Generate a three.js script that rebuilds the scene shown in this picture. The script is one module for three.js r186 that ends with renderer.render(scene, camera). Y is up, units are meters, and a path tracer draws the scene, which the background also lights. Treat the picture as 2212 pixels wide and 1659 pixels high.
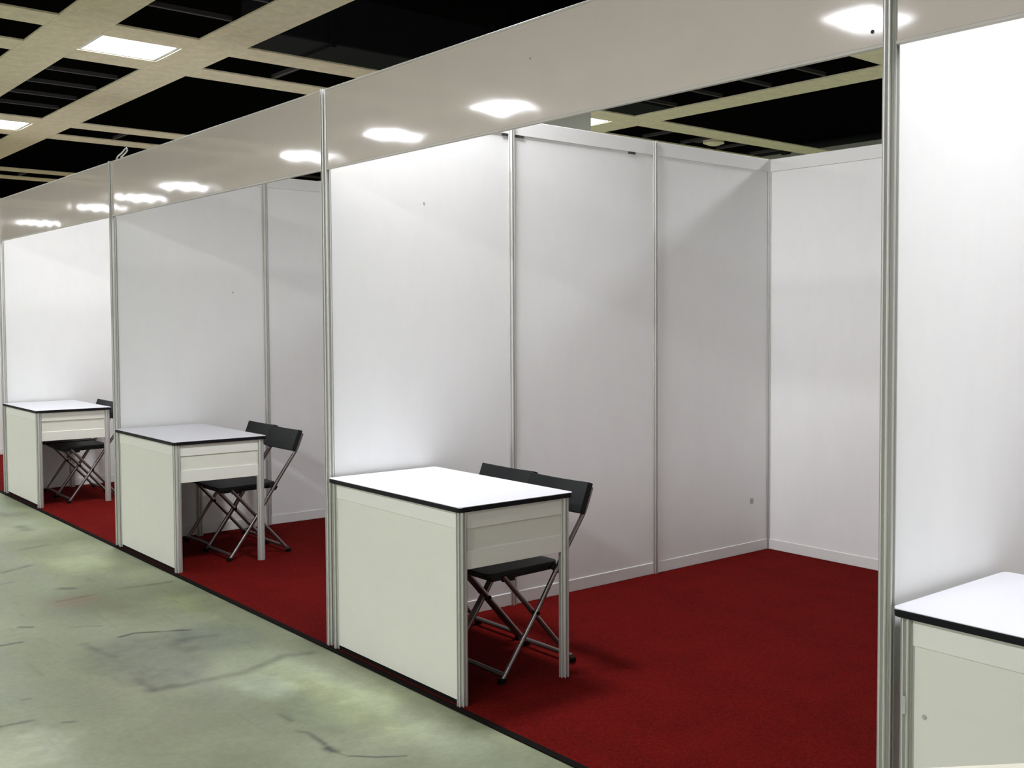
import * as THREE from 'three';
import { mergeGeometries } from 'three/addons/utils/BufferGeometryUtils.js';
import { RoundedBoxGeometry } from 'three/addons/geometries/RoundedBoxGeometry.js';
import { RectAreaLightUniformsLib } from 'three/addons/lights/RectAreaLightUniformsLib.js';

// ---------------------------------------------------------------- camera, exposure
const scene = new THREE.Scene();
scene.background = new THREE.Color(0x000000);
const FOCAL = 2321.48, PW = 2212, PH = 1659;
const camera = new THREE.PerspectiveCamera(2 * Math.atan(PH / 2 / FOCAL) * 180 / Math.PI, PW / PH, 0.05, 120);
camera.position.set(1.5438, 1.4739, 2.2255);
camera.rotation.set(-0.0414, 0.8079, 0.0006, 'YXZ');
camera.setViewOffset(PW, PH, -340, 40, PW, PH);
const renderer = new THREE.WebGLRenderer({ antialias: true });
renderer.toneMapping = THREE.LinearToneMapping;
renderer.toneMappingExposure = 3.15;
renderer.shadowMap.enabled = true;
RectAreaLightUniformsLib.init();
const LAMP = 30;                       // radiance of every ceiling troffer
const AISLE = 0.75;                    // the aisle rows burn older, dimmer tubes than the rows over the booths
const LAMP_COLOR = new THREE.Color().setRGB(1.0, 1.0, 1.055);
const GLOW = 4;                        // what the eye sees of a diffuser

// ---------------------------------------------------------------- layout (metres)
const POSTS = [0, -3, -6, -9, -12];    // front posts, spaced one booth apart
const WALL_H = 2.5, DEPTH = 3, FASCIA_BOTTOM = 2.144;
const CEIL = 3.45, PITCH = 4.1182, GX = -6.8955, GZ = -0.3984, HALF_GAP = 0.275, STRIP = 0.3386;

// ---------------------------------------------------------------- helpers
const taken = new Map();
function numbered(name) {
  const n = taken.get(name) ?? 0; taken.set(name, n + 1);
  return n ? `${name}_${String(n).padStart(3, '0')}` : name;
}
function shade(m) { m.castShadow = true; m.receiveShadow = true; return m; }
function thing(name, label, category, pos = [0, 0, 0], turn = 0, group) {
  const o = new THREE.Group(); o.name = numbered(name); o.position.set(...pos); o.rotation.y = turn;
  o.userData = { label, category }; if (group) o.userData.group = group;
  scene.add(o); return o;
}
function struct(name, label) {
  const o = new THREE.Group(); o.name = numbered(name); o.userData = { label, category: name.split('_')[0], kind: 'structure' };
  scene.add(o); return o;
}
function part(name, geo, mat, parent, pos = [0, 0, 0]) {
  const m = shade(new THREE.Mesh(geo, mat)); m.name = name; m.position.set(...pos); parent.add(m); return m;
}
const boxCache = new Map();
function box(w, h, d, r = 0) {
  const k = [w, h, d, r].map(v => v.toFixed(4)).join();
  if (!boxCache.has(k)) boxCache.set(k, r ? new RoundedBoxGeometry(w, h, d, 2, r) : new THREE.BoxGeometry(w, h, d));
  return boxCache.get(k);
}
let seed = 12345;
function rnd() { seed = (seed * 1664525 + 1013904223) >>> 0; return seed / 4294967296; }
// periodic value noise
function makeNoise(px, py, s) {
  const t = new Float32Array(px * py); let q = s >>> 0;
  for (let i = 0; i < t.length; i++) { q = (q * 1664525 + 1013904223) >>> 0; t[i] = q / 4294967296; }
  return (u, v) => {                    // u, v in 0..1
    const x = u * px, y = v * py, xi = Math.floor(x), yi = Math.floor(y);
    let fx = x - xi, fy = y - yi; fx = fx * fx * (3 - 2 * fx); fy = fy * fy * (3 - 2 * fy);
    const a = (i, j) => t[(((yi + j) % py + py) % py) * px + ((xi + i) % px + px) % px];
    return (a(0, 0) * (1 - fx) + a(1, 0) * fx) * (1 - fy) + (a(0, 1) * (1 - fx) + a(1, 1) * fx) * fy;
  };
}
function texture(w, h, fn, srgb) {
  const d = new Uint8Array(w * h * 4);
  for (let j = 0; j < h; j++) for (let i = 0; i < w; i++) {
    const c = fn((i + 0.5) / w, (j + 0.5) / h, i, j), o = (j * w + i) * 4;
    for (let k = 0; k < 3; k++) d[o + k] = Math.max(0, Math.min(255, Math.round(255 * (c.length ? c[k] : c))));
    d[o + 3] = 255;
  }
  const t = new THREE.DataTexture(d, w, h); t.wrapS = t.wrapT = THREE.RepeatWrapping;
  t.magFilter = THREE.LinearFilter; t.minFilter = THREE.LinearMipmapLinearFilter; t.generateMipmaps = true;
  if (srgb) t.colorSpace = THREE.SRGBColorSpace;
  t.needsUpdate = true; return t;
}
function planarUV(geo, fu, fv) {
  const p = geo.attributes.position, uv = new Float32Array(p.count * 2);
  for (let i = 0; i < p.count; i++) { uv[2 * i] = fu(p.getX(i), p.getY(i), p.getZ(i)); uv[2 * i + 1] = fv(p.getX(i), p.getY(i), p.getZ(i)); }
  geo.setAttribute('uv', new THREE.BufferAttribute(uv, 2)); return geo;
}
const lin = (r, g, b) => new THREE.Color().setRGB(r, g, b);

// ---------------------------------------------------------------- materials
const std = (o) => new THREE.MeshStandardMaterial(o);
const dull = (o) => new THREE.MeshPhysicalMaterial({ specularIntensity: 0.25, ...o });
const n8 = makeNoise(8, 8, 5), n24 = makeNoise(24, 24, 9), n64 = makeNoise(64, 64, 11), n3 = makeNoise(3, 3, 21);
const laminateMap = texture(256, 256, (u, v) => { const k = 0.985 + 0.008 * n8(u, v) + 0.007 * n24(u, v); return [k, k, k * 0.995]; }, true);
const waveMap = texture(256, 256, (u, v) => 0.5 + 0.8 * (n3(u, v) - 0.5) + 0.15 * (n8(u, v) - 0.5));
const M = {
  panel: std({ color: lin(0.82, 0.825, 0.82), map: laminateMap, roughness: 0.5 }),
  fascia: new THREE.MeshPhysicalMaterial({ color: lin(0.68, 0.61, 0.565), map: laminateMap, roughness: 0.06, bumpMap: waveMap, bumpScale: 0.003, specularIntensity: 0.55 }),
  alu: std({ color: lin(0.68, 0.68, 0.65), roughness: 0.38, metalness: 0.55 }),
  rail: std({ color: lin(0.76, 0.765, 0.745), roughness: 0.45 }),
  deskRail: std({ color: lin(0.77, 0.78, 0.71), roughness: 0.45 }),
  fasciaRail: std({ color: lin(0.6, 0.57, 0.53), roughness: 0.4 }),
  lock: std({ color: lin(0.03, 0.03, 0.03), roughness: 0.6 }),
  deskPanel: std({ color: lin(0.74, 0.75, 0.67), map: laminateMap, roughness: 0.5 }),
  deskTop: std({ color: lin(0.75, 0.76, 0.8), roughness: 0.35 }),
  creamTop: std({ color: lin(0.86, 0.82, 0.68), roughness: 0.4 }),
  blackEdge: dull({ color: lin(0.008, 0.008, 0.01), roughness: 0.5 }),
  plastic: dull({ color: lin(0.012, 0.014, 0.014), roughness: 0.5, specularIntensity: 0.4 }),
  tube: std({ color: lin(0.24, 0.22, 0.21), roughness: 0.32, metalness: 0.9 }),
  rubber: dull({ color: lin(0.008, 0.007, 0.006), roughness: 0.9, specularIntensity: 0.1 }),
  voidBlack: new THREE.MeshPhysicalMaterial({ color: lin(0.003, 0.0028, 0.0034), roughness: 1, specularIntensity: 0.03 }),
  duct: new THREE.MeshPhysicalMaterial({ color: lin(0.016, 0.018, 0.02), roughness: 0.8, specularIntensity: 0.2 }),
  bar: std({ color: lin(0.03, 0.026, 0.027), roughness: 0.7 }),
  column: std({ color: lin(0.7, 0.71, 0.64), roughness: 0.8 }),
  hall: std({ color: lin(0.82, 0.8, 0.76), roughness: 0.9 }),
  mark: std({ color: lin(0.42, 0.42, 0.39), roughness: 0.8 }),
  trofferWhite: std({ color: lin(0.7, 0.71, 0.68), roughness: 0.4 }),
  diffuser: std({ color: lin(0.8, 0.8, 0.8), emissive: LAMP_COLOR, emissiveIntensity: GLOW, roughness: 0.6 }),
};
{
  const g = texture(256, 256, (u, v) => { const k = 0.9 + 0.06 * n64(u, v) + 0.05 * n24(u, v); return [k, k * 0.99, k * 0.97]; }, true);
  M.strip = std({ color: lin(0.86, 0.8, 0.6), map: g, roughness: 0.85 });
}
{ // carpet: short needle-felt pile
  const a = makeNoise(128, 128, 3), b = makeNoise(256, 256, 4), c = makeNoise(6, 6, 8);
  const map = texture(512, 512, (u, v) => { const k = 0.62 + 0.2 * a(u, v) + 0.16 * b(u, v) + 0.06 * c(u, v); return [k, k, k]; }, true);
  const bump = texture(512, 512, (u, v) => 0.5 * a(u, v) + 0.5 * b(u, v));
  M.carpet = new THREE.MeshPhysicalMaterial({ color: lin(0.168, 0.0085, 0.0065), map, bumpMap: bump, bumpScale: 0.003, roughness: 0.97, specularIntensity: 0.06 });
}
{ // painted concrete floor of the aisle: stains, scuffs, hairline cracks, plus a painted-in shadow and lamp reflection, where the photograph shows them
  const TW = 2048, TH = 512, WX = 8.192, WZ = 2.048, X0 = -9.2;
  const c1 = makeNoise(12, 4, 31), c2 = makeNoise(40, 10, 32), c3 = makeNoise(160, 40, 33), c4 = makeNoise(600, 150, 34), cg = makeNoise(20, 5, 35), cs = makeNoise(30, 60, 36);
  const strokes = [
    [[-3.81, 0.65], [-3.83, 0.58], [-3.77, 0.49], [-3.7, 0.38], 0.012, 0.5], [[-4.03, 1.09], [-4.03, 1.01], 0.012, 0.5],
    [[-4.31, 0.95], [-4.27, 0.91], 0.012, 0.4], [[-5.66, 0.74], [-5.76, 0.57], 0.02, 0.3], [[-2.91, 1.33], [-2.9, 1.23], 0.012, 0.3],
    [[-2.8, 1.15], [-2.78, 1.12], 0.01, 0.25], [[-3.8, 0.81], [-3.5, 0.77], 0.02, 0.2], [[-3.12, 0.8], [-2.93, 0.79], 0.02, 0.2],
    [[-2.93, 0.79], [-2.91, 0.62], [-2.91, 0.43], [-3.01, 0.22], [-2.97, 0.12], 0.03, 0.22], [[-2.34, 0.53], [-2.25, 0.53], 0.012, 0.28],  // first: faint scuff running into a shadow painted by the post
    [[-2.13, 0.56], [-2.09, 0.54], [-1.95, 0.55], [-1.87, 0.56], 0.01, 0.35], [[-1.9, 0.56], [-1.86, 0.55], 0.016, 0.5],
    [[-1.88, 0.56], [-1.79, 0.54], [-1.72, 0.47], [-1.67, 0.39], 0.006, 0.35], [[-4.78, 0.36], [-4.75, 0.11], 0.02, 0.22],
    [[-5.0, 0.6], [-4.96, 0.55], 0.025, 0.3], [[-4.72, 0.68], [-4.74, 0.5], 0.02, 0.18], [[-5.35, 0.81], [-5.36, 0.76], 0.015, 0.25],
    [[-3.56, 0.47], [-3.53, 0.33], 0.03, 0.16], [[-3.18, 1.19], [-3.17, 1.17], 0.012, 0.25], [[-4.14, 0.77], [-4.06, 0.67], 0.012, 0.14],
    [[-7.2, 0.31], [-7.0, 0.3], 0.04, 0.25], [[-6.3, 0.5], [-6.35, 0.35], 0.03, 0.15], [[-7.9, 0.3], [-7.7, 0.22], 0.04, 0.15],
  ];
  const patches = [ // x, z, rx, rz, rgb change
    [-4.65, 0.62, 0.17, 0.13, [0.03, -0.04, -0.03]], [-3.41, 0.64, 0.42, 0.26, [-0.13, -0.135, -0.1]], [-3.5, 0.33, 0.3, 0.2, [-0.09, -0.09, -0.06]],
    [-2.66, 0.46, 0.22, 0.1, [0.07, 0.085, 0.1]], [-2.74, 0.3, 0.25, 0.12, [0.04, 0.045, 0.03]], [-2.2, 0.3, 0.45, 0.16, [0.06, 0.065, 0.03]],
    [-5.54, 0.33, 0.35, 0.15, [0.04, 0.045, 0.03]], [-4.23, 0.32, 0.3, 0.16, [0.025, 0.03, 0.0]], [-2.6, 1.36, 0.25, 0.2, [0.1, 0.1, 0.1]], [-2.81, 0.7, 0.3, 0.14, [-0.05, -0.05, -0.04]],  // strong pale patch nearest the camera paints a ceiling light reflection
  ];
  const map = texture(TW, TH, (u, v) => {
    const x = X0 + u * WX, z = v * WZ;
    const k = 0.12 * (c1(u, v) - 0.5) + 0.075 * (c2(u, v) - 0.5) + 0.04 * (c3(u, v) - 0.5) + 0.035 * (c4(u, v) - 0.5);
    let r = 0.495 + k, g = 0.522 + k + 0.012 * (cg(u, v) - 0.5), b = 0.412 + k + 0.04 * (cg(v, u) - 0.5);
    const wob = 0.09 * (c2(u, v) - 0.5) + 0.03 * (c3(u, v) - 0.5);
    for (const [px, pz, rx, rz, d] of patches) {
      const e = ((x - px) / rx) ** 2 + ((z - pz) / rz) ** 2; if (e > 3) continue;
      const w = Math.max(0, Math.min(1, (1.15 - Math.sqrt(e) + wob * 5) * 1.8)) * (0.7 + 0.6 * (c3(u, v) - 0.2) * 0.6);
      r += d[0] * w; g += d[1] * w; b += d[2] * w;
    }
    for (const s of strokes) {
      const wd = s[s.length - 2], st = s[s.length - 1]; let m = 9;
      for (let i = 0; i + 1 < s.length - 2; i++) {
        const [ax, az] = s[i], [bx, bz] = s[i + 1], dx = bx - ax, dz = bz - az;
        if (x < Math.min(ax, bx) - 0.15 || x > Math.max(ax, bx) + 0.15 || z < Math.min(az, bz) - 0.15 || z > Math.max(az, bz) + 0.15) continue;
        const t = Math.max(0, Math.min(1, ((x - ax) * dx + (z - az) * dz) / (dx * dx + dz * dz)));
        m = Math.min(m, Math.hypot(x - ax - t * dx + wob * 0.2, z - az - t * dz + wob * 0.15));
      }
      if (m < wd * 2.5) { const w = st * Math.exp(-((m / wd) ** 2)) * (0.45 + 0.9 * c3(u, v)); r *= 1 - w; g *= 1 - w; b *= 1 - w; }
    }
    const sc = Math.max(0, cs(u, v) - 0.86) * c4(u, v) * 0.6; r -= sc; g -= sc; b -= sc;
    return [r, g, b];
  }, true);
  const rough = texture(1024, 256, (u, v) => 0.42 + 0.16 * c2(u, v) + 0.1 * c3(u, v));
  M.floor = std({ map, roughnessMap: rough, roughness: 1 });
  M.floor.userData = { X0, WX, WZ };
}

// ---------------------------------------------------------------- hall: floor, walls, ceiling grid
{
  const { X0, WX, WZ } = M.floor.userData;
  const g = new THREE.BoxGeometry(44, 0.2, 25.4); g.translate(-15, -0.1, -3.3);
  planarUV(g, (x) => (x - X0) / WX, (x, y, z) => z / WZ);
  const floor = struct('floor', 'greenish grey painted concrete aisle floor with scuffs and stains');
  part('concrete_slab', g, M.floor, floor);
  for (const [n, w, d, x, z] of [['wall_back', 44, 0.2, -15, -16.1], ['wall_front', 44, 0.2, -15, 9.3], ['wall_left', 0.2, 25.4, -37.1, -3.3], ['wall_right', 0.2, 25.4, 7.1, -3.3]]) {  // front wall is unseen, set close and pale to bounce fill light
    const m = part(n, box(w, 5.2, d), M.hall, scene, [x, 2.6, z]);
    m.userData = { kind: 'structure', label: 'plain wall of the exhibition hall', category: 'wall' };
  }
}
{
  const ceiling = struct('ceiling', 'open black ceiling crossed by beige strips in pairs');
  part('void_slab', box(44, 0.2, 25.4), M.voidBlack, ceiling, [-15, 5.3, -3.3]);
  const cols = [], rows = [];
  for (let i = -5; i <= 3; i++) cols.push(GX + i * PITCH);
  for (let j = -3; j <= 2; j++) rows.push(GZ + j * PITCH);
  const off = HALF_GAP + STRIP / 2, T = 0.012, y = CEIL + T / 2;
  const zs = rows.flatMap(r => [r - off, r + off]).sort((a, b) => a - b);
  const stripUV = (g) => planarUV(g, (x, yy, z) => x / 1.3, (x, yy, z) => z / 1.3);
  // long strips parallel to the aisle, in lengths one grid pitch long with a fine joint
  const longGeo = stripUV(new THREE.BoxGeometry(PITCH - 0.004, T, STRIP));
  for (const z of zs) for (const c of cols) part('ceiling_strip', longGeo, M.strip, ceiling, [c + 0.9, y, z]);
  // short strips across, between the long ones
  for (let k = 0; k + 1 < zs.length; k++) {
    const a = zs[k] + STRIP / 2, b = zs[k + 1] - STRIP / 2; if (b - a < 0.05) continue;
    const g = stripUV(new THREE.BoxGeometry(STRIP, T, b - a - 0.003));
    for (const c of cols) for (const s of [-1, 1]) part('ceiling_strip', g, M.strip, ceiling, [c + s * off, y, (a + b) / 2]);
  }
  // thin dark crossbars that bridge the narrow gaps
  const inner = PITCH - 2 * (HALF_GAP + STRIP), n = 4;
  const barX = box(0.03, 0.03, 2 * HALF_GAP), barZ = box(2 * HALF_GAP, 0.03, 0.03);
  for (const r of rows.slice(1, 5)) for (const c of cols.slice(1, 8)) for (let k = 1; k <= n; k++) {
    const t = HALF_GAP + STRIP + inner * k / (n + 1);
    part('crossbar', barX, M.bar, ceiling, [c + t, CEIL + 0.03, r]);
    part('crossbar', barZ, M.bar, ceiling, [c, CEIL + 0.03, r - t]);
  }
  // services above the grid
  const d1 = thing('air_duct', 'dark grey air duct faintly visible through the large opening at top centre', 'duct', [-8.6, 0, -4.6]);
  part('duct_body', box(0.9, 0.5, 5, 0.02), M.duct, d1, [0, 4.35, 0]);
  for (const z of [-1.6, 0.2, 2.0]) part('flange', box(0.96, 0.56, 0.05), M.duct, d1, [0, 4.35, z]);
  const d2 = thing('service_pipe', 'dark pipe above the ceiling opening over the nearest booth', 'pipe', [-7.2, 4.1, -10.5]);
  { const g = new THREE.CylinderGeometry(0.06, 0.06, 9, 14); g.rotateZ(Math.PI / 2); part('pipe_run', g, M.duct, d2);
    for (const x of [-2, 0.5, 2.6]) { const h = new THREE.CylinderGeometry(0.085, 0.085, 0.12, 14); h.rotateZ(Math.PI / 2); part('pipe_coupling', h, M.duct, d2, [x, 0, 0]); } }
  const sp = thing('ceiling_speaker', 'small round beige ceiling speaker in the narrow gap above the booth corner', 'speaker', [-6.88, CEIL, -6.51]);
  { const g = new THREE.CylinderGeometry(0.12, 0.12, 0.04, 28); part('rim', g, M.strip, sp, [0, 0.03, 0]);
    const h = new THREE.SphereGeometry(0.09, 24, 8, 0, Math.PI * 2, 0, Math.PI / 2); h.rotateX(Math.PI); h.scale(1, 0.35, 1); part('grille', h, M.strip, sp, [0, 0.012, 0]);
    part('mounting_plate', box(2 * HALF_GAP, 0.012, 0.1), M.bar, sp, [0, 0.056, 0]); }
}

{ // building column behind the booths: its head shows between fascia and partition top
  const c = thing('hall_column', 'grey square column head between fascia and partition top, beside the ceiling light', 'column', [-5.81, 0, -3.4]);
  part('shaft', box(0.5, 3.44, 0.5, 0.012), M.column, c, [0, 1.72, 0]);
  const up = part('upper_shaft', box(0.49, 1.76, 0.49), M.voidBlack, c, [0, 4.32, 0]); up.userData.label = 'part above the ceiling line, painted black';
  part('plinth', box(0.54, 0.12, 0.54, 0.006), M.column, c, [0, 0.06, 0]);
}

// ---------------------------------------------------------------- ceiling troffers
{
  const S = 2 * HALF_GAP - 0.012, frameGeo = (() => {
    const t = 0.022, g = [];
    for (const s of [-1, 1]) { const a = new THREE.BoxGeometry(S, 0.05, t); a.translate(0, 0, s * (S - t) / 2); g.push(a); const b = new THREE.BoxGeometry(t, 0.05, S - 2 * t); b.translate(s * (S - t) / 2, 0, 0); g.push(b); }
    const top = new THREE.BoxGeometry(S, 0.01, S); top.translate(0, 0.03, 0); g.push(top);
    return mergeGeometries(g);
  })();
  const W = S - 0.05;
  function troffer(x, z, label, group) {
    const t = thing('ceiling_light', label, 'light', [x, CEIL, z], 0, group);
    part('housing', frameGeo, M.trofferWhite, t, [0, 0.03, 0]);
    part('diffuser', box(W, 0.006, W), M.diffuser, t, [0, 0.046, 0]);
    const bladeZ = box(0.006, 0.02, W), bladeX = box(W, 0.02, 0.006);
    for (let k = 1; k < 7; k++) part('louvre_blade', bladeZ, M.trofferWhite, t, [0, 0.03, 0]).position.x = -W / 2 + W * k / 7;
    for (let k = 1; k < 3; k++) part('louvre_blade', bladeX, M.trofferWhite, t, [0, 0.03, -W / 2 + W * k / 3]);
    const L = new THREE.RectAreaLight(LAMP_COLOR, z > 1 ? LAMP * AISLE : LAMP, W, W);
    L.name = 'lamp'; L.position.set(0, 0.014, 0); L.rotation.x = -Math.PI / 2; t.add(L);
    return t;
  }
  const known = { '0,0': 'large square louvred ceiling light at upper left', '-1,0': 'square louvred ceiling light cut by the left photo edge', '0,-1': 'ceiling light peeking out between fascia and partition top over nearest booth' };
  const mirrored = {
    1: 'aisle ceiling light mirrored in the fascia beside the nearest right post', 0: 'aisle ceiling light mirrored in the fascia above the first inner wall post',
    '-0.5': 'aisle ceiling light mirrored in the fascia above the nearest full desk', '-1': 'aisle ceiling light mirrored in the fascia across the second front post',
    '-2': 'aisle ceiling light mirrored midway in the fascia over the middle desk', '-2.5': 'aisle ceiling light mirrored just right of the third front post',
    '-3': 'aisle ceiling light mirrored just left of the third front post' };
  const farMirror = 'aisle ceiling light mirrored farthest left in the fascia';
  const hidden = 'square louvred ceiling light outside the frame', grp = 'ceiling lights out of view';
  for (let i = -4; i <= 2; i++) for (let j = -2; j <= 2; j++) {
    const k = known[`${i},${j}`];
    const aisle = j === 1 && i <= 1, m = mirrored[i];
    troffer(GX + i * PITCH, GZ + j * PITCH, k ?? (aisle ? m ?? farMirror : hidden), k ? undefined : (aisle ? 'aisle ceiling lights mirrored in the fascia' : grp));
  }
  for (const [i, j] of [[1.5, 1], [-0.5, 1], [-2.5, 1], [1.5, 2]]) {  // rightmost pair is unseen, added as fill light for the booths
    const seen = j === 1 && i < 1;
    const t = troffer(GX + i * PITCH, GZ + j * PITCH, seen ? mirrored[i] : hidden, seen ? 'aisle ceiling lights mirrored in the fascia' : grp);
    for (const s of [-1, 1]) part('side_plate', box(0.25, 0.02, 2 * HALF_GAP), M.trofferWhite, t, [s * (HALF_GAP + 0.12), 0.03, 0]);
  }
}

// ---------------------------------------------------------------- carpet
{
  const c = thing('carpet', 'dark red needle felt carpet covering all booth floors', 'carpet');
  const g = new THREE.BoxGeometry(21, 0.006, 3.174); g.translate(-7.5, 0.003, -1.573);
  planarUV(g, x => x / 0.8, (x, y, z) => z / 0.8); part('pile', g, M.carpet, c);
  const e = part('edge_binding', box(21, 0.006, 0.028), M.rubber, c, [-7.5, 0.003, 0.028]); e.userData.label = 'black edge binding';
}
const FLOOR_Y = 0.006;

// ---------------------------------------------------------------- octagonal system profile
function profileShape(size, slot = 0.0102, depth = 0.0095) {
  const R = size / 2, half = R * Math.tan(Math.PI / 8), pts = [];
  for (let k = 0; k < 8; k++) {
    const a = k * Math.PI / 4, n = [Math.cos(a), Math.sin(a)], t = [-n[1], n[0]];
    const P = (r, s) => pts.push(new THREE.Vector2(n[0] * r + t[0] * s, n[1] * r + t[1] * s));
    P(R, -half); P(R, -slot / 2); P(R - depth, -slot / 2); P(R - depth, slot / 2); P(R, slot / 2);
  }
  return new THREE.Shape(pts);
}
const postShape = profileShape(0.04), postCache = new Map();
function postGeo(h) {
  const k = h.toFixed(3);
  if (!postCache.has(k)) { const g = new THREE.ExtrudeGeometry(postShape, { depth: h, bevelEnabled: false }); g.rotateX(-Math.PI / 2); postCache.set(k, g); }
  return postCache.get(k);
}

// ---------------------------------------------------------------- partitions
const RT = 0.08, RB = 0.066, PT = 0.006, RD = 0.018;
// one bay of panel + rails between two posts 'span' apart, along local +X
function bay(parent, span, at, dir) {
  const w = span - 0.028, mid = (a) => dir === 'z' ? [0, a, -(at + span / 2)] : [at + span / 2, a, 0];
  const B = (h, d, r) => dir === 'z' ? box(d, h, w, r) : box(w, h, d, r);
  const y0 = FLOOR_Y;
  part('panel', B(WALL_H - y0 - RT - RB + 0.012, PT), M.panel, parent, mid((y0 + RB + WALL_H - RT) / 2));
  part('top_rail', B(RT, RD, 0.003), M.rail, parent, mid(WALL_H - RT / 2));
  part('bottom_rail', B(RB, RD, 0.003), M.rail, parent, mid(y0 + RB / 2));
}
function lockPlate(parent, x, y, z, len) { part('lock', box(RD + 0.001, 0.012, len), M.lock, parent, [x, y, z]); }
const wallLabels = {
  0: 'bright white partition wall above the cropped desk at right edge',
  '-3': 'white partition wall with a diagonal shadow behind the nearest full desk',
  '-6': 'pale grey partition wall beside the middle desk, second booth',
  '-9': 'bright white partition wall beside the farthest desk at left',
  '-12': 'sliver of partition wall left of the farthest desk',
};
for (const x of POSTS) {
  const g = thing('partition_wall', wallLabels[x], 'partition', [x, 0, 0]);
  for (let k = 0; k <= 3; k++) part('post', postGeo(WALL_H - FLOOR_Y), M.alu, g, [0, FLOOR_Y, -k]);
  for (let k = 0; k < 3; k++) bay(g, 1, k, 'z');
  if (x === -3) for (const [z, l] of [[-1.04, 0.035], [-1.07, 0.014], [-1.82, 0.05], [-0.96, 0.035]]) lockPlate(g, 0, WALL_H - RT - 0.004, z, l);
}
const backLabels = { 0: 'white back wall of the booth cropped by the right edge', '-3': 'white back wall at the rear of the nearest carpeted booth', '-6': 'back wall hidden behind the second desk booth', '-9': 'back wall of the booth with the farthest desk', '-12': 'back wall of the booth cut off by the left edge' };
for (const x of POSTS) {
  const g = thing('back_wall', backLabels[x], 'partition', [x, 0, -DEPTH]);
  for (const k of x === 0 ? [1, 2, 3] : [1, 2]) part('post', postGeo(WALL_H - FLOOR_Y), M.alu, g, [k, FLOOR_Y, 0]);
  for (let k = 0; k < 3; k++) bay(g, 1, k, 'x');
}
{ // the front post that ends the fascia beyond the right edge
  const p = thing('end_post', 'aluminium post at the far right end of the booth row', 'post', [3, 0, 0]);
  part('extrusion', postGeo(WALL_H - FLOOR_Y), M.alu, p, [0, FLOOR_Y, 0]); part('cap', box(0.03, 0.006, 0.03), M.lock, p, [0, WALL_H + 0.003, 0]);
}

// ---------------------------------------------------------------- fascia boards
const fasciaLabels = { 0: 'fascia board right of the near post at the top right corner', '-3': 'long glossy fascia board over the nearest booth', '-6': 'glossy fascia board over the middle desk', '-9': 'fascia board over the farthest desk', '-12': 'fascia board cut off by the left photo edge' };
for (const x of POSTS) {
  const g = thing('fascia_board', fasciaLabels[x], 'fascia', [x + 1.5, FASCIA_BOTTOM, 0]);
  const h = WALL_H - FASCIA_BOTTOM, w = 3 - 0.032;
  const pg = new THREE.BoxGeometry(w, h - 0.016, 0.008); planarUV(pg, (a) => (a + x) / 1.1, (a, b) => b / 1.1 + 0.3);
  part('sign_panel', pg, M.fascia, g, [0, h / 2, 0.002]);
  part('top_rail', box(w, 0.009, 0.014, 0.002), M.fasciaRail, g, [0, h - 0.0045, 0.002]);
  part('bottom_rail', box(w, 0.009, 0.014, 0.002), M.fasciaRail, g, [0, 0.0045, 0.002]);
}
{ // small marks on fascia and walls, as in the photograph
  const disc = (r) => { const g = new THREE.CylinderGeometry(r, r, 0.002, 14); g.rotateX(Math.PI / 2); return g; };
  const f = scene.getObjectByName('fascia_board_001');
  part('smudge', disc(0.005), M.mark, f, [-1.467 + 1.5, 2.369 - FASCIA_BOTTOM, 0.0065]);
  part('screw_head', disc(0.005), M.lock, f, [-0.052 + 1.5, 2.188 - FASCIA_BOTTOM, 0.0065]);
  const dw = (r) => { const g = new THREE.CylinderGeometry(r, r, 0.002, 14); g.rotateZ(Math.PI / 2); return g; };
  const w1 = scene.getObjectByName('partition_wall_001'), w2 = scene.getObjectByName('partition_wall_002');
  part('smudge', dw(0.005), M.mark, w1, [0.0035, 2.036, -0.493]);
  part('sticker', box(0.002, 0.035, 0.03), M.mark, w1, [0.0035, 0.332, -2.838]);
  part('smudge', dw(0.006), M.mark, w2, [0.0035, 1.67, -0.766]);
}
{ // wire loop left lying on the fascia edge
  const c = new THREE.CatmullRomCurve3([[-0.09, 0, 0], [-0.05, 0.012, 0.005], [0.02, 0.03, 0], [0.09, 0.05, -0.004], [0.11, 0.036, -0.004], [0.06, 0.015, 0], [0.01, 0.002, 0.004]].map(p => new THREE.Vector3(...p)));
  const m = part('wire_loop', new THREE.TubeGeometry(c, 40, 0.005, 6), M.alu, scene, [-5.81, WALL_H + 0.004, 0]);
  m.userData = { label: 'small grey wire loop lying on top of the fascia by the second post', category: 'wire' };
}

// ---------------------------------------------------------------- desks
function roundedRect(w, d, r) {
  const s = new THREE.Shape(), x = w / 2, y = d / 2;
  s.moveTo(-x + r, -y); s.lineTo(x - r, -y); s.absarc(x - r, -y + r, r, -Math.PI / 2, 0); s.lineTo(x, y - r); s.absarc(x - r, y - r, r, 0, Math.PI / 2);
  s.lineTo(-x + r, y); s.absarc(-x + r, y - r, r, Math.PI / 2, Math.PI); s.lineTo(-x, -y + r); s.absarc(-x + r, -y + r, r, Math.PI, 1.5 * Math.PI); return s;
}
function slab(w, d, r, h, bevel = 0) {
  const g = new THREE.ExtrudeGeometry(roundedRect(w - 2 * bevel, d - 2 * bevel, r), { depth: h - 2 * bevel, bevelEnabled: bevel > 0, bevelSize: bevel, bevelThickness: bevel, bevelSegments: 2, curveSegments: 6 });
  g.rotateX(-Math.PI / 2); g.translate(0, bevel, 0); return g;
}
const LX0 = 0.068, LX1 = 1.075, LZ0 = 0.0, LZ1 = -0.49, TOP = 0.772, TT = 0.022;
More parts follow.
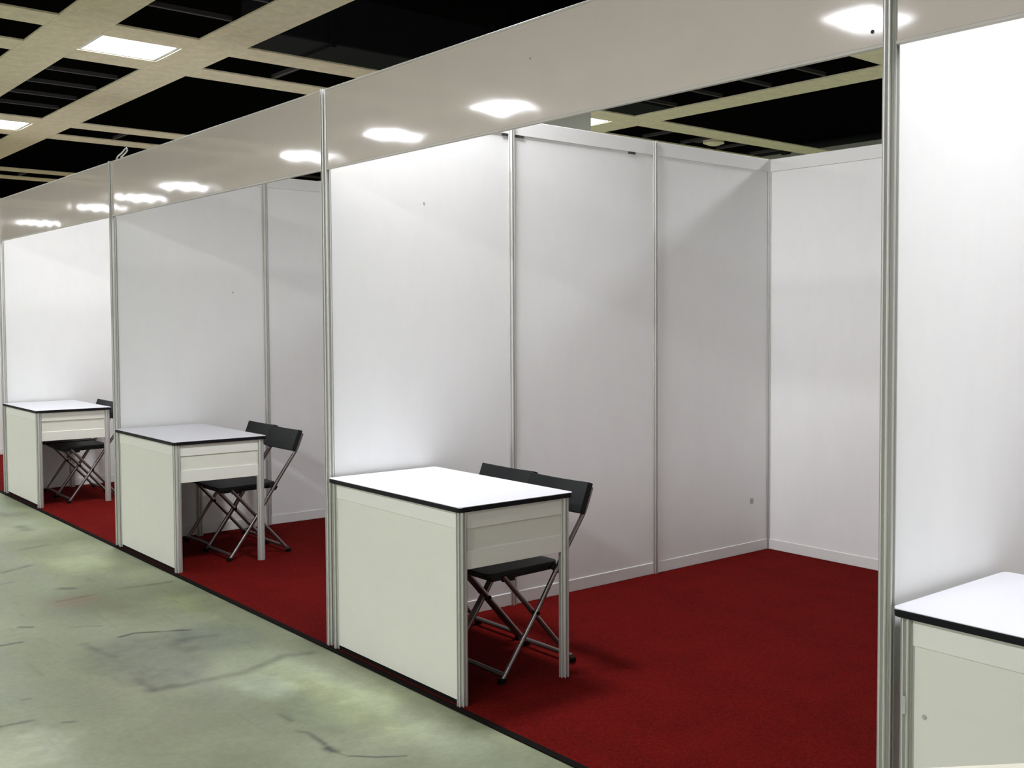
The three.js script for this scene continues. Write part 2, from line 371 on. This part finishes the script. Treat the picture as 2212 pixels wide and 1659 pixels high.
const topGeo = slab(1.072 - 0.002, 0.552 - 0.002, 0.022, 0.004), edgeGeo = slab(1.072, 0.552, 0.022, TT - 0.002, 0.003);
function desk(x, label) {
  const d = thing('counter_desk', label, 'desk', [x, FLOOR_Y, 0]);
  const H = TOP - TT - FLOOR_Y, cx = (LX0 + LX1) / 2, cz = (LZ0 + LZ1) / 2;
  const top = part('tabletop', topGeo, M.deskTop, d, [0.566, H + TT - 0.004, -0.249]);
  const e = part('edge_band', edgeGeo, M.blackEdge, top, [0, -TT + 0.005, 0]); e.userData.label = 'black edge band';
  for (const lx of [LX0, LX1]) for (const lz of [LZ0, LZ1]) part('leg', postGeo(H), M.alu, d, [lx, 0, lz]);
  const wx = LX1 - LX0 - 0.03, wz = LZ0 - LZ1 - 0.03, RH = 0.066;
  part('front_rail', box(wx, RH, 0.02, 0.002), M.deskRail, d, [cx, H - RH / 2, LZ0]);
  part('front_panel', box(wx, H - RH - 0.018, 0.008), M.deskPanel, d, [cx, 0.018 + (H - RH - 0.018) / 2, LZ0 + 0.003]);
  part('gap_shade_strip', box(wx, 0.018, 0.012), M.rubber, d, [cx, 0.009, LZ0 + 0.001]).userData.label = 'black strip standing for the shadow under the front panel';  // paints the shadow gap between panel and carpet in black
  part('back_rail', box(wx, RH, 0.02, 0.002), M.deskRail, d, [cx, H - RH / 2, LZ1]);
  for (const lx of [LX0, LX1]) {
    part('side_rail', box(0.02, RH, wz, 0.002), M.deskRail, d, [lx, H - RH / 2, cz]);
    part('side_panel', box(0.008, 0.085, wz), M.deskPanel, d, [lx, H - RH - 0.042, cz]);
    part('side_rail', box(0.02, 0.072, wz, 0.002), M.deskRail, d, [lx, H - RH - 0.084 - 0.036, cz]);
  }
  return d;
}
const d0 = desk(0, 'white topped desk cropped by the right photo edge');
desk(-3, 'nearest fully visible white desk, at the centre of the photo');
desk(-6, 'white desk at the second post from the left, middle of three');
desk(-9, 'farthest and smallest white desk at the left edge');
{
  const g = new THREE.CylinderGeometry(0.006, 0.006, 0.003, 12); g.rotateX(Math.PI / 2); part('screw_hole', g, M.mark, d0, [0.117, 0.51, 0.0075]);
  part('lock', box(0.012, 0.045, 0.006, 0.002), M.mark, d0, [LX0, 0.53, LZ0 + 0.0195]);
}

// ---------------------------------------------------------------- folding chairs
function tubeGeo(pts, r, closed = false, tension = 0.15) {
  const c = new THREE.CatmullRomCurve3(pts.map(p => new THREE.Vector3(...p)), closed, 'catmullrom', tension);
  return new THREE.TubeGeometry(c, pts.length * 6, r, 10);
}
function makeChair() {
  const c = thing('folding_chair', '', 'chair', [0, FLOOR_Y, 0], 0, 'black folding chairs behind the desks');
  const r = 0.0105, X = 0.19;
  // frame A: backrest uprights down to the front feet; frame B: seat front down to the rear feet
  for (const s of [-1, 1]) {
    part('back_leg_tube', tubeGeo([[s * X, 0.75, -0.272], [s * X, 0.65, -0.232], [s * X, 0.48, -0.118], [s * X, 0.25, 0.03], [s * X, 0.012, 0.196]], r), M.tube, c);
    part('seat_leg_tube', tubeGeo([[s * (X - 0.028), 0.43, 0.17], [s * (X - 0.028), 0.23, 0.0], [s * (X - 0.028), 0.05, -0.152], [s * (X - 0.024), 0.016, -0.178]], r), M.tube, c);
    const pv = new THREE.CylinderGeometry(0.009, 0.009, 0.05, 12); pv.rotateZ(Math.PI / 2); part('pivot', pv, M.rubber, c, [s * (X - 0.014), 0.256, 0.022]);
    part('foot_cap', box(0.026, 0.022, 0.03, 0.006), M.rubber, c, [s * X, 0.011, 0.2]);
    part('foot_cap', box(0.026, 0.022, 0.03, 0.006), M.rubber, c, [s * (X - 0.024), 0.011, -0.182]);
    part('seat_bracket', box(0.02, 0.04, 0.06, 0.004), M.plastic, c, [s * (X - 0.05), 0.42, 0.13]);
    const sl = part('seat_slide', box(0.014, 0.03, 0.05, 0.004), M.plastic, c, [s * (X - 0.012), 0.428, -0.085]); sl.rotation.x = -0.6;
  }
  const bar = (y, z, w) => { const g = new THREE.CylinderGeometry(r, r, w, 12); g.rotateZ(Math.PI / 2); return part('cross_bar', g, M.tube, c, [0, y, z]); };
  bar(0.034, -0.166, 2 * X + 0.0); bar(0.03, 0.184, 2 * X);
  // seat: thin moulded board, rounded corners, front edge rolled down
  {
    const g = new THREE.ExtrudeGeometry(roundedRect(0.352, 0.35, 0.03), { depth: 0.012, bevelEnabled: true, bevelSize: 0.004, bevelThickness: 0.004, bevelSegments: 2, curveSegments: 6 });
    g.rotateX(-Math.PI / 2); const s = part('seat', g, M.plastic, c, [0, 0.438, 0.075]); s.rotation.x = 0.02;
    part('seat_skirt', box(0.33, 0.022, 0.3, 0.006), M.plastic, s, [0, -0.011, 0]);
  }
  // backrest: gently curved board that wraps the uprights
  {
    const sh = new THREE.Shape(), N = 12, W = 0.205, th = 0.011, bow = (x) => -0.02 * (1 - (x / W) ** 2);
    for (let i = 0; i <= N; i++) { const x = -W + 2 * W * i / N; i ? sh.lineTo(x, bow(x) + th) : sh.moveTo(x, bow(x) + th); }
    for (let i = N; i >= 0; i--) { const x = -W + 2 * W * i / N; sh.lineTo(x, bow(x) - th); }
    const g = new THREE.ExtrudeGeometry(sh, { depth: 0.13, bevelEnabled: true, bevelSize: 0.003, bevelThickness: 0.003, bevelSegments: 2 });
    g.rotateX(-Math.PI / 2); g.scale(1, 1, -1);
    { const ix = g.index; if (ix) { const a = ix.array; for (let i = 0; i < a.length; i += 3) { const t = a[i]; a[i] = a[i + 1]; a[i + 1] = t; } } else { for (const n of ['position', 'normal', 'uv']) { const at = g.attributes[n], k = at.itemSize, a = at.array; for (let i = 0; i < at.count; i += 3) for (let q = 0; q < k; q++) { const t = a[i * k + q]; a[i * k + q] = a[(i + 1) * k + q]; a[(i + 1) * k + q] = t; } } } }
    g.computeVertexNormals();
    const b = part('backrest', g, M.plastic, c, [0, 0.648, -0.208]); b.rotation.x = -0.36;
  }
  return c;
}
const chairSpots = [
  [-2.218, -0.45, 0, 'black folding chair behind the nearest full desk, on its right'],
  [-2.652, -0.482, 0, 'black folding chair behind the nearest full desk, on its wall side'],
  [-5.205, -0.53, 0, 'black folding chair behind the middle desk, with its backrest clear of the tabletop'],
  [-5.632, -0.56, 0, 'black folding chair behind the middle desk, nearer the partition wall'],
  [-8.19, -0.42, 0, 'black folding chair under the farthest desk, on its right'],
  [-8.625, -0.44, 0, 'black folding chair under the farthest desk, nearer the wall'],
];
const proto = makeChair();
chairSpots.forEach(([x, z, a, label], i) => {
  const c = i ? proto.clone() : proto;
  if (i) { c.name = numbered('folding_chair'); c.userData = { ...proto.userData }; scene.add(c); }
  c.position.set(x, FLOOR_Y, z); c.rotation.y = a; c.userData.label = label;
});

// ---------------------------------------------------------------- foreground table whose corner enters at the bottom right
{
  const a = new THREE.Vector3(0.573, 0, 0.761), b = new THREE.Vector3(0.691, 0, 0.605), dir = b.clone().sub(a).normalize();
  const nrm = new THREE.Vector3(-dir.z, 0, dir.x); // towards the camera
  if (nrm.dot(new THREE.Vector3(1.5438, 0, 2.2255).sub(a)) < 0) nrm.negate();
  const W = 1.0, D = 0.5, mid = a.clone().addScaledVector(dir, 0.25).addScaledVector(nrm, D / 2);
  const t = thing('side_table', 'cream tabletop just entering the bottom right corner of the photo', 'table', [mid.x, 0, mid.z], Math.atan2(-dir.z, dir.x));
  part('tabletop', slab(W, D, 0.01, 0.025, 0.003), M.creamTop, t, [0, 0.725, 0]);
  for (const sx of [-1, 1]) for (const sz of [-1, 1]) part('leg', postGeo(0.725), M.alu, t, [sx * (W / 2 - 0.06), 0, sz * (D / 2 - 0.06)]);
}

renderer.render(scene, camera);
